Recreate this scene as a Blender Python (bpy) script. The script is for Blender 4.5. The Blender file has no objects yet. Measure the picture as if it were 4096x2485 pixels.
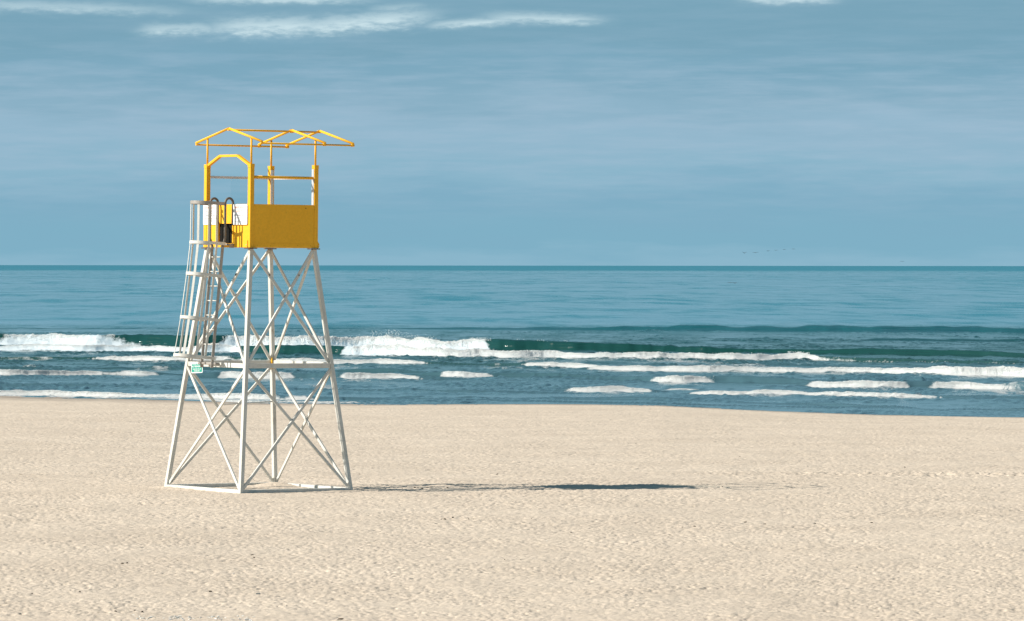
import bpy, bmesh, math, random
import numpy as np
from mathutils import Vector, Matrix

random.seed(7)
rng = np.random.default_rng(11)
scene = bpy.context.scene
COL = scene.collection

# ------------------------------------------------------------------ camera numbers
FPX = 20500.0          # focal length in photo pixels (4096 wide)
PPX, HOR = 1200.0, 1060.3
CAMZ = 4.714
SEA = -1.5

def tanx(X):
    return (np.asarray(X, float) - PPX) / FPX
def hor(X):
    return 1059.1 + 0.00097 * np.asarray(X, float)
def ground(X, Y, z=0.0):
    d = FPX * (CAMZ - z) / (Y - hor(X))
    return Vector((float(tanx(X) * d), float(d), z))

# ------------------------------------------------------------------ helpers
def link(o, parent=None):
    COL.objects.link(o)
    if parent is not None:
        o.parent = parent
    return o

def tag(o, label=None, cat=None, group=None, kind=None):
    if label: o['label'] = label
    if cat: o['category'] = cat
    if group: o['group'] = group
    if kind: o['kind'] = kind
    return o

def obj(name, bm, mat, parent=None, smooth=False):
    me = bpy.data.meshes.new(name)
    bmesh.ops.recalc_face_normals(bm, faces=bm.faces)
    bm.to_mesh(me); bm.free()
    if smooth:
        for p in me.polygons: p.use_smooth = True
    me.materials.append(mat)
    return link(bpy.data.objects.new(name, me), parent)

def empty(name, loc=(0, 0, 0), rz=0.0, parent=None):
    o = bpy.data.objects.new(name, None)
    o.location = loc; o.rotation_euler = (0, 0, rz)
    o.empty_display_size = 0.2
    return link(o, parent)

def add_bar(bm, p0, p1, w, h, up=(0, 0, 1), bevel=0.006):
    """box from p0 to p1, w across, h along 'up'"""
    p0, p1 = Vector(p0), Vector(p1)
    d = (p1 - p0); L = d.length; d.normalize()
    upv = Vector(up)
    s = d.cross(upv)
    if s.length < 1e-5: s = d.cross(Vector((1, 0, 0)))
    s.normalize(); u = s.cross(d); u.normalize()
    vs = []
    for a in (0, L):
        for (i, j) in ((-1, -1), (1, -1), (1, 1), (-1, 1)):
            vs.append(bm.verts.new(p0 + d * a + s * (i * w / 2) + u * (j * h / 2)))
    fs = [bm.faces.new(vs[0:4][::-1]), bm.faces.new(vs[4:8])]
    for k in range(4):
        fs.append(bm.faces.new((vs[k], vs[(k + 1) % 4], vs[4 + (k + 1) % 4], vs[4 + k])))
    if bevel:
        es = list({e for f in fs for e in f.edges})
        bmesh.ops.bevel(bm, geom=es, offset=bevel, segments=1, affect='EDGES', profile=0.5)

def add_box(bm, lo, hi, bevel=0.006):
    lo, hi = Vector(lo), Vector(hi)
    c = (lo + hi) / 2
    add_bar(bm, (lo.x, c.y, c.z), (hi.x, c.y, c.z), hi.y - lo.y, hi.z - lo.z, bevel=bevel)

def add_tube(bm, pts, r, n=10, cap=True):
    pts = [Vector(p) for p in pts]
    rings = []
    prev = None
    for i, p in enumerate(pts):
        if i == 0: t = pts[1] - pts[0]
        elif i == len(pts) - 1: t = pts[-1] - pts[-2]
        else: t = (pts[i + 1] - p).normalized() + (p - pts[i - 1]).normalized()
        t.normalize()
        if prev is None:
            a = t.cross(Vector((0, 0, 1)))
            if a.length < 1e-3: a = t.cross(Vector((0, 1, 0)))
        else:
            a = prev - t * prev.dot(t)
        a.normalize(); prev = a
        b = t.cross(a)
        rings.append([bm.verts.new(p + a * (r * math.cos(k * 2 * math.pi / n)) + b * (r * math.sin(k * 2 * math.pi / n))) for k in range(n)])
    for A, B in zip(rings, rings[1:]):
        for k in range(n):
            f = bm.faces.new((A[k], A[(k + 1) % n], B[(k + 1) % n], B[k])); f.smooth = True
    if cap:
        bm.faces.new(rings[0][::-1]); bm.faces.new(rings[-1])

def add_strip(bm, pts, normals, w, t, wdir):
    """flat bar bent along pts: width w along wdir, thickness t along the given normals"""
    wd = Vector(wdir).normalized()
    rings = []
    for p, n in zip(pts, normals):
        p, n = Vector(p), Vector(n).normalized()
        rings.append([bm.verts.new(p + n * (a * t / 2) + wd * (b * w / 2)) for a, b in ((-1, -1), (1, -1), (1, 1), (-1, 1))])
    for A, B in zip(rings, rings[1:]):
        for k in range(4):
            bm.faces.new((A[k], A[(k + 1) % 4], B[(k + 1) % 4], B[k]))
    bm.faces.new(rings[0][::-1]); bm.faces.new(rings[-1])

# ------------------------------------------------------------------ materials
def new_mat(name):
    m = bpy.data.materials.new(name); m.use_nodes = True
    nt = m.node_tree
    return m, nt, nt.nodes, nt.links, nt.nodes['Principled BSDF']

def noise_node(N, Lk, vec, scale, detail=4, rough=0.55):
    n = N.new('ShaderNodeTexNoise'); n.inputs['Scale'].default_value = scale
    n.inputs['Detail'].default_value = detail; n.inputs['Roughness'].default_value = rough
    Lk.new(vec, n.inputs['Vector']); return n

def ramp(N, Lk, fac, stops):
    r = N.new('ShaderNodeValToRGB')
    el = r.color_ramp.elements
    while len(el) < len(stops): el.new(0.5)
    for e, (p, c) in zip(el, stops):
        e.position = p; e.color = (*c, 1) if len(c) == 3 else c
    Lk.new(fac, r.inputs['Fac']); return r

def mapped(N, Lk, out, scale):
    m = N.new('ShaderNodeMapping'); m.inputs['Scale'].default_value = scale
    Lk.new(out, m.inputs['Vector']); return m.outputs['Vector']

def paint(name, c, worn, wear=0.6, rough=0.45, metal=0.0, spots=None, bump=0.15, spec=0.4):
    m, nt, N, Lk, B = new_mat(name)
    tc = N.new('ShaderNodeTexCoord')
    v = mapped(N, Lk, tc.outputs['Object'], (1, 1, 0.35))
    n1 = noise_node(N, Lk, v, 3.2, 6, 0.62)
    r1 = ramp(N, Lk, n1.outputs['Fac'], [(0.42, c), (wear, tuple(0.6 * a + 0.4 * b for a, b in zip(c, worn))), (min(wear + .14, 0.95), worn)])
    n2 = noise_node(N, Lk, tc.outputs['Object'], 26, 3, 0.6)
    mx = N.new('ShaderNodeMix'); mx.data_type = 'RGBA'; mx.blend_type = 'MULTIPLY'
    mx.inputs['Factor'].default_value = 0.35
    Lk.new(r1.outputs['Color'], mx.inputs['A'])
    r2 = ramp(N, Lk, n2.outputs['Fac'], [(0.3, (0.72, 0.70, 0.68)), (0.62, (1, 1, 1))])
    Lk.new(r2.outputs['Color'], mx.inputs['B'])
    out = mx.outputs['Result']
    if spots:
        n3 = noise_node(N, Lk, tc.outputs['Object'], 7.5, 5, 0.7)
        r3 = ramp(N, Lk, n3.outputs['Fac'], [(0.645, (0, 0, 0)), (0.71, (1, 1, 1))])
        mx2 = N.new('ShaderNodeMix'); mx2.data_type = 'RGBA'
        Lk.new(r3.outputs['Color'], mx2.inputs['Factor'])
        Lk.new(out, mx2.inputs['A']); mx2.inputs['B'].default_value = (*spots, 1)
        out = mx2.outputs['Result']
    Lk.new(out, B.inputs['Base Color'])
    B.inputs['Roughness'].default_value = rough
    B.inputs['Metallic'].default_value = metal
    B.inputs['Specular IOR Level'].default_value = spec
    bp = N.new('ShaderNodeBump'); bp.inputs['Strength'].default_value = bump; bp.inputs['Distance'].default_value = 0.01
    Lk.new(n2.outputs['Fac'], bp.inputs['Height']); Lk.new(bp.outputs['Normal'], B.inputs['Normal'])
    return m

M_WHITE = paint('weathered_white_paint', (0.66, 0.65, 0.605), (0.47, 0.44, 0.38), 0.62, 0.5, spots=(0.42, 0.33, 0.22))
M_YELLOW = paint('yellow_paint', (0.90, 0.462, 0.028), (0.83, 0.405, 0.02), 0.62, 0.55, spots=(0.68, 0.34, 0.02), bump=0.08, spec=0.2)
M_STEEL = paint('galvanised_steel', (0.36, 0.33, 0.30), (0.26, 0.23, 0.20), 0.6, 0.5, 0.25, spots=(0.28, 0.19, 0.12))
M_DARKSTEEL = paint('dark_weathered_steel', (0.16, 0.145, 0.13), (0.10, 0.085, 0.07), 0.6, 0.55, 0.1, spots=(0.12, 0.07, 0.04))
M_GREYPAINT = paint('pale_grey_metal', (0.66, 0.68, 0.70), (0.5, 0.5, 0.5), 0.6, 0.4, 0.2)
M_BLACK = paint('dark_interior_black', (0.013, 0.013, 0.012), (0.022, 0.018, 0.015), 0.55, 0.9, spec=0.05)
M_RUST = paint('rusty_plate', (0.16, 0.085, 0.035), (0.09, 0.05, 0.03), 0.5, 0.8)
M_SIGN = paint('white_sign_face', (0.82, 0.82, 0.82), (0.78, 0.78, 0.76), 0.7, 0.35)
M_GREEN = paint('green_sign_face', (0.02, 0.30, 0.22), (0.03, 0.34, 0.26), 0.6, 0.4)
M_RED_INK = paint('faded_red_ink', (0.78, 0.33, 0.27), (0.80, 0.5, 0.45), 0.55, 0.6)
M_GREY_INK = paint('faded_grey_ink', (0.36, 0.37, 0.39), (0.55, 0.55, 0.57), 0.55, 0.6)
M_WHITE_INK = paint('white_ink', (0.80, 0.82, 0.82), (0.74, 0.76, 0.76), 0.6, 0.6)
M_BIRD = paint('dark_feathers', (0.045, 0.045, 0.045), (0.12, 0.11, 0.10), 0.55, 0.8)
M_WEED = paint('dried_seaweed', (0.035, 0.025, 0.015), (0.10, 0.07, 0.04), 0.55, 0.9)
M_SHELL = paint('bleached_shell', (0.70, 0.69, 0.65), (0.55, 0.52, 0.46), 0.55, 0.6)
M_LITTER = paint('red_litter', (0.45, 0.10, 0.05), (0.75, 0.70, 0.65), 0.5, 0.6)

def glass_mat():
    m, nt, N, Lk, B = new_mat('clear_windscreen')
    tr = N.new('ShaderNodeBsdfTransparent'); tr.inputs['Color'].default_value = (0.965, 0.985, 0.985, 1)
    gl = N.new('ShaderNodeBsdfGlossy'); gl.inputs['Roughness'].default_value = 0.03
    mx = N.new('ShaderNodeMixShader')
    mx.inputs['Fac'].default_value = 0.025
    Lk.new(tr.outputs[0], mx.inputs[1]); Lk.new(gl.outputs[0], mx.inputs[2])
    Lk.new(mx.outputs[0], N['Material Output'].inputs['Surface'])
    return m
M_GLASS = glass_mat()

def sand_mat():
    m, nt, N, Lk, B = new_mat('dry_beach_sand')
    geo = N.new('ShaderNodeNewGeometry')
    P = geo.outputs['Position']
    n1 = noise_node(N, Lk, mapped(N, Lk, P, (1, 1, 1)), 0.22, 5, 0.6)
    r1 = ramp(N, Lk, n1.outputs['Fac'], [(0.35, (0.54, 0.451, 0.361)), (0.65, (0.60, 0.505, 0.407))])
    n2 = noise_node(N, Lk, mapped(N, Lk, P, (6.0, 8.0, 6.0)), 1.0, 6, 0.7)
    r2 = ramp(N, Lk, n2.outputs['Fac'], [(0.30, (0.76, 0.75, 0.75)), (0.5, (1, 1, 1)), (0.72, (1.05, 1.02, 0.94))])
    mx = N.new('ShaderNodeMix'); mx.data_type = 'RGBA'; mx.blend_type = 'MULTIPLY'; mx.inputs['Factor'].default_value = 0.75
    Lk.new(r1.outputs['Color'], mx.inputs['A']); Lk.new(r2.outputs['Color'], mx.inputs['B'])
    # dark grains of dried weed worked into the sand
    n3 = noise_node(N, Lk, P, 5.0, 3, 0.5)
    r3 = ramp(N, Lk, n3.outputs['Fac'], [(0.735, (0, 0, 0)), (0.76, (1, 1, 1))])
    mx3 = N.new('ShaderNodeMix'); mx3.data_type = 'RGBA'
    Lk.new(r3.outputs['Color'], mx3.inputs['Factor']); Lk.new(mx.outputs['Result'], mx3.inputs['A'])
    mx3.inputs['B'].default_value = (0.22, 0.17, 0.12, 1)
    # wet sand close to the waterline
    at = N.new('ShaderNodeAttribute'); at.attribute_name = 'wet'
    mx4 = N.new('ShaderNodeMix'); mx4.data_type = 'RGBA'
    Lk.new(at.outputs['Fac'], mx4.inputs['Factor']); Lk.new(mx3.outputs['Result'], mx4.inputs['A'])
    mx4.inputs['B'].default_value = (0.30, 0.25, 0.205, 1)
    Lk.new(mx4.outputs['Result'], B.inputs['Base Color'])
    B.inputs['Roughness'].default_value = 0.95
    B.inputs['Specular IOR Level'].default_value = 0.15
    nb = noise_node(N, Lk, mapped(N, Lk, P, (4.2, 7.5, 5)), 1.0, 6, 0.62)
    bp = N.new('ShaderNodeBump'); bp.inputs['Strength'].default_value = 0.7; bp.inputs['Distance'].default_value = 0.07
    Lk.new(nb.outputs['Fac'], bp.inputs['Height']); Lk.new(bp.outputs['Normal'], B.inputs['Normal'])
    return m
M_SAND = sand_mat()

def foam_mat():
    m, nt, N, Lk, B = new_mat('white_foam')
    geo = N.new('ShaderNodeNewGeometry')
    n = noise_node(N, Lk, geo.outputs['Position'], 3.0, 5, 0.65)
    r = ramp(N, Lk, n.outputs['Fac'], [(0.3, (0.84, 0.87, 0.87)), (0.6, (0.93, 0.93, 0.92))])
    Lk.new(r.outputs['Color'], B.inputs['Base Color'])
    B.inputs['Roughness'].default_value = 0.9
    B.inputs['Specular IOR Level'].default_value = 0.2
    T = N.new('ShaderNodeBsdfTranslucent'); Lk.new(r.outputs['Color'], T.inputs['Color'])
    mx = N.new('ShaderNodeMixShader'); mx.inputs['Fac'].default_value = 0.7
    Lk.new(B.outputs[0], mx.inputs[1]); Lk.new(T.outputs[0], mx.inputs[2])
    Lk.new(mx.outputs[0], N['Material Output'].inputs['Surface'])
    return m
M_FOAM = foam_mat()

def water_mat():
    m, nt, N, Lk, B = new_mat('sea_water')
    geo = N.new('ShaderNodeNewGeometry')
    P = geo.outputs['Position']
    sep = N.new('ShaderNodeSeparateXYZ'); Lk.new(P, sep.inputs[0])
    def mrange(a, b, c, d):
        mr = N.new('ShaderNodeMapRange'); mr.inputs['From Min'].default_value = a; mr.inputs['From Max'].default_value = b
        mr.inputs['To Min'].default_value = c; mr.inputs['To Max'].default_value = d
        Lk.new(sep.outputs['Y'], mr.inputs['Value']); return mr.outputs['Result']
    # sandy shallows, green in the breakers, blue beyond
    cr = ramp(N, Lk, mrange(212, 578, 0, 1), [(0.0, (0.072, 0.142, 0.176)), (0.18, (0.054, 0.118, 0.142)), (0.32, (0.022, 0.068, 0.064)), (0.40, (0.008, 0.048, 0.043)), (0.50, (0.007, 0.048, 0.044)), (0.62, (0.008, 0.062, 0.066)), (0.76, (0.010, 0.085, 0.100)), (0.9, (0.014, 0.145, 0.200)), (1.0, (0.014, 0.165, 0.230))])
    B.inputs['IOR'].default_value = 1.33
    # cat's paws: patches of wind-ruffled and smoother water
    na = noise_node(N, Lk, mapped(N, Lk, P, (0.085, 0.015, 0)), 1.0, 7, 0.72)
    nb = noise_node(N, Lk, mapped(N, Lk, P, (0.0045, 0.0015, 0)), 1.0, 4, 0.6)
    ad0 = N.new('ShaderNodeMath'); ad0.operation = 'MULTIPLY_ADD'; ad0.inputs[1].default_value = 0.5
    Lk.new(nb.outputs['Fac'], ad0.inputs[0]); Lk.new(na.outputs['Fac'], ad0.inputs[2])
    offs = N.new('ShaderNodeMath'); offs.operation = 'ADD'
    Lk.new(ad0.outputs[0], offs.inputs[0]); Lk.new(mrange(4760, 6950, 0, 0.22), offs.inputs[1])
    rs = ramp(N, Lk, offs.outputs[0], [(0.60, (0.07, 0.07, 0.07)), (0.76, (0.12, 0.12, 0.12)), (0.86, (0.24, 0.24, 0.24)), (0.97, (0.36, 0.36, 0.36))])
    rmx = N.new('ShaderNodeMath'); rmx.operation = 'MAXIMUM'
    Lk.new(rs.outputs['Color'], rmx.inputs[0]); Lk.new(mrange(380, 560, 0.15, 0.0), rmx.inputs[1])
    Lk.new(rmx.outputs[0], B.inputs['Roughness'])
    Lk.new(cr.outputs['Color'], B.inputs['Base Color'])
    n1 = noise_node(N, Lk, mapped(N, Lk, P, (0.55, 1.7, 1)), 1.0, 5, 0.6)
    n2 = noise_node(N, Lk, mapped(N, Lk, P, (0.035, 0.05, 1)), 1.0, 5, 0.6)
    b1 = N.new('ShaderNodeBump'); b1.inputs['Strength'].default_value = 0.4; b1.inputs['Distance'].default_value = 0.10
    Lk.new(n1.outputs['Fac'], b1.inputs['Height'])
    b2 = N.new('ShaderNodeBump'); b2.inputs['Strength'].default_value = 0.4; b2.inputs['Distance'].default_value = 1.2
    Lk.new(n2.outputs['Fac'], b2.inputs['Height']); Lk.new(b1.outputs['Normal'], b2.inputs['Normal'])
    Lk.new(b2.outputs['Normal'], B.inputs['Normal'])
    # foam
    at = N.new('ShaderNodeAttribute'); at.attribute_name = 'foam'
    nf = noise_node(N, Lk, mapped(N, Lk, P, (1.7, 0.42, 2.4)), 1.0, 7, 0.72)
    gate = N.new('ShaderNodeMapRange'); gate.inputs['From Max'].default_value = 0.12
    Lk.new(at.outputs['Fac'], gate.inputs['Value'])
    gm = N.new('ShaderNodeMath'); gm.operation = 'MULTIPLY'
    Lk.new(nf.outputs['Fac'], gm.inputs[0]); Lk.new(gate.outputs['Result'], gm.inputs[1])
    ad = N.new('ShaderNodeMath'); ad.operation = 'ADD'
    Lk.new(at.outputs['Fac'], ad.inputs[0]); Lk.new(gm.outputs[0], ad.inputs[1])
    rf = ramp(N, Lk, ad.outputs[0], [(0.74, (0, 0, 0)), (0.98, (1, 1, 1))])
    F = N.new('ShaderNodeBsdfDiffuse')
    ng = noise_node(N, Lk, mapped(N, Lk, P, (2.6, 1.2, 4.0)), 1.0, 5, 0.65)
    rg = ramp(N, Lk, ng.outputs['Fac'], [(0.32, (0.72, 0.77, 0.78)), (0.56, (0.92, 0.93, 0.92))])
    Lk.new(rg.outputs['Color'], F.inputs['Color'])
    Tn = N.new('ShaderNodeBsdfTranslucent'); Lk.new(rg.outputs['Color'], Tn.inputs['Color'])
    fm = N.new('ShaderNodeMixShader'); fm.inputs['Fac'].default_value = 0.5
    Lk.new(F.outputs[0], fm.inputs[1]); Lk.new(Tn.outputs[0], fm.inputs[2])
    mx = N.new('ShaderNodeMixShader')
    Lk.new(rf.outputs['Color'], mx.inputs['Fac'])
    Lk.new(B.outputs[0], mx.inputs[1]); Lk.new(fm.outputs[0], mx.inputs[2])
    Lk.new(mx.outputs[0], N['Material Output'].inputs['Surface'])
    return m
M_WATER = water_mat()

# ------------------------------------------------------------------ noise tiles
class Tile:
    def __init__(self, n, size, lo, hi, ax=1.0, ay=1.0, slope=0.0):
        self.n, self.size = n, size
        f = np.fft.fftfreq(n, size / n)
        fx, fy = np.meshgrid(f, f, indexing='ij')
        k = np.sqrt((fx * ax) ** 2 + (fy * ay) ** 2)
        klo, khi = 1.0 / hi, 1.0 / lo
        amp = np.exp(-np.maximum(0, klo / np.maximum(k, 1e-9) - 1) ** 2 * 4) * np.exp(-np.maximum(0, k / khi - 1) ** 2 * 4)
        amp *= np.maximum(k, 1e-6) ** (-1.0 - slope)
        amp[k == 0] = 0
        spec = np.fft.fft2(rng.standard_normal((n, n))) * amp
        g = np.real(np.fft.ifft2(spec)); g -= g.mean()
        self.g = (g / g.std()).astype(np.float32)
    def __call__(self, x, y):
        n = self.n
        u = (x / self.size * n) % n; v = (y / self.size * n) % n
        i = np.floor(u).astype(np.int32); j = np.floor(v).astype(np.int32)
        fu = (u - i).astype(np.float32); fv = (v - j).astype(np.float32)
        i %= n; j %= n; i1 = (i + 1) % n; j1 = (j + 1) % n
        g = self.g
        return (g[i, j] * (1 - fu) * (1 - fv) + g[i1, j] * fu * (1 - fv) + g[i, j1] * (1 - fu) * fv + g[i1, j1] * fu * fv)

def grid_mesh(name, x, y, z, mat, attrs=None, smooth=True):
    R, C = x.shape
    me = bpy.data.meshes.new(name)
    co = np.stack([x, y, z], -1).reshape(-1, 3).astype(np.float32)
    idx = np.arange(R * C, dtype=np.int32).reshape(R, C)
    q = np.stack([idx[:-1, :-1], idx[:-1, 1:], idx[1:, 1:], idx[1:, :-1]], -1).reshape(-1)
    nf = (R - 1) * (C - 1)
    me.vertices.add(R * C); me.vertices.foreach_set('co', co.ravel())
    me.loops.add(nf * 4); me.loops.foreach_set('vertex_index', q)
    me.polygons.add(nf); me.polygons.foreach_set('loop_start', np.arange(0, nf * 4, 4, dtype=np.int32))
    if smooth: me.polygons.foreach_set('use_smooth', np.ones(nf, bool))
    for k, a in (attrs or {}).items():
        at = me.attributes.new(k, 'FLOAT', 'POINT'); at.data.foreach_set('value', a.reshape(-1).astype(np.float32))
    me.materials.append(mat)
    me.update(calc_edges=True); me.validate()
    return link(bpy.data.objects.new(name, me))

# ------------------------------------------------------------------ shoreline and sand
SHX = [-3000, 0, 450, 700, 1000, 1500, 2300, 2650, 3100, 3300, 3500, 4096, 7000]
SHY = [1560, 1583, 1593, 1600, 1612, 1616.5, 1617, 1622, 1645, 1652, 1659, 1669, 1690]
def shore_d(t):                   # distance of the waterline along a direction with slope t = x/d
    X = np.clip(t * FPX + PPX, -3000, 7000)
    y = np.interp(X, SHX, SHY)
    return FPX * (CAMZ - SEA) / (y - hor(X))

t_s1 = Tile(1024, 26.0, 0.10, 0.42, 0.62, 0.9)
t_s2 = Tile(512, 61.0, 0.6, 2.2)
t_s3 = Tile(512, 230.0, 3.0, 14.0, 0.6, 1.0)

TWR = Vector((0, 0, 0))           # filled below
TH = math.radians(35.0)
Fc = ground(964, 1970)
E1 = Vector((math.cos(TH), math.sin(TH), 0)); E2 = Vector((-math.sin(TH), math.cos(TH), 0))
TWR = Fc + (E1 + E2) * (2.81 / 2)

def sand_height(x, d):
    t = x / np.maximum(d, 45)
    ds = shore_d(t)
    u = np.clip((d - 112) / (ds - 112), 0, None)
    base = np.where(u <= 1, SEA * (0.75 * u + 0.25 * u ** 3), SEA - (d - ds) * 0.02)
    n1 = t_s1(x, d)
    amp = 1.0 + 0.45 * t_s2(x * 0.31 + 7, d * 0.2)
    damp = np.clip((ds - d) / np.clip(30.0 - (t + 0.06) * 190, 10, 32), 0.04, 1.0)
    rel = 0.0062 * (n1 - 0.22 * n1 * n1) * np.clip(amp, 0.6, 1.12) + 0.006 * t_s2(x, d)
    # a churned-up track running across the beach on the right
    trk = ground(3500, 1888)
    band = np.exp(-((d - trk.y) / 1.6) ** 2) * np.clip((x - 8.5) / 4, 0, 1)
    rel = rel + band * 0.014 * (t_s2(x * 2.6 + 3, d * 1.6) + t_s1(x * .6 + 2, d * .6))
    z = base + damp * (rel + 0.006 * t_s3(x, d))
    # drift of sand against the seaward foot of the tower, dug-out at its front
    lx = (x - TWR.x) * E1.x + (d - TWR.y) * E1.y
    ly = (x - TWR.x) * E2.x + (d - TWR.y) * E2.y
    near = np.exp(-(lx ** 2 + ly ** 2) / 9.0)
    z = z * (1 - 0.5 * near * (d < 118))
    z = z + 0.05 * np.exp(-((lx + 1.46) ** 2 / 0.02 + (ly - 1.1) ** 2 / 0.9))
    z = z - 0.02 * near + 0.085 * np.exp(-((lx - 1.15) ** 2 + (ly - 1.0) ** 2) / 0.16)
    ww = np.clip(24.0 - (t + 0.06) * 170, 7, 26)
    return z, np.clip(1.25 * (1 - (ds - d) / ww), 0, 1)

fineX = np.arange(-420, 4540, 4.6)
tf = tanx(fineX)
outer_l = np.array([-40, -12, -5, -2.4, -1.2, -0.6, -0.34, -0.22, -0.15, -0.105])
outer_r = np.array([0.18, 0.21, 0.26, 0.36, 0.6, 1.2, 2.4, 5, 12, 40])
tcols = np.concatenate([outer_l, tf, outer_r])
rows = [-300, -120, -40, 0, 25, 42, 52, 58, 61]
d = 63.0
while d < 262:
    rows.append(d); d += 0.068 * (d / 66) ** 0.85
rows += [270, 280, 300, 350]
rows = np.array(rows)
T, D = np.meshgrid(tcols, rows)
Xs = T * np.maximum(D, 45)
Zs, Wet = sand_height(Xs, D)
Wet = np.clip(Wet + 0.12 * t_s3(Xs * 2, D) * (Wet > 0.02), 0, 1)
sand = grid_mesh('sand', Xs, D, Zs, M_SAND, {'wet': Wet})
tag(sand, 'pale rippled dry sand of the beach', 'sand', kind='structure')
del T, D, Xs, Zs, Wet

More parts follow.
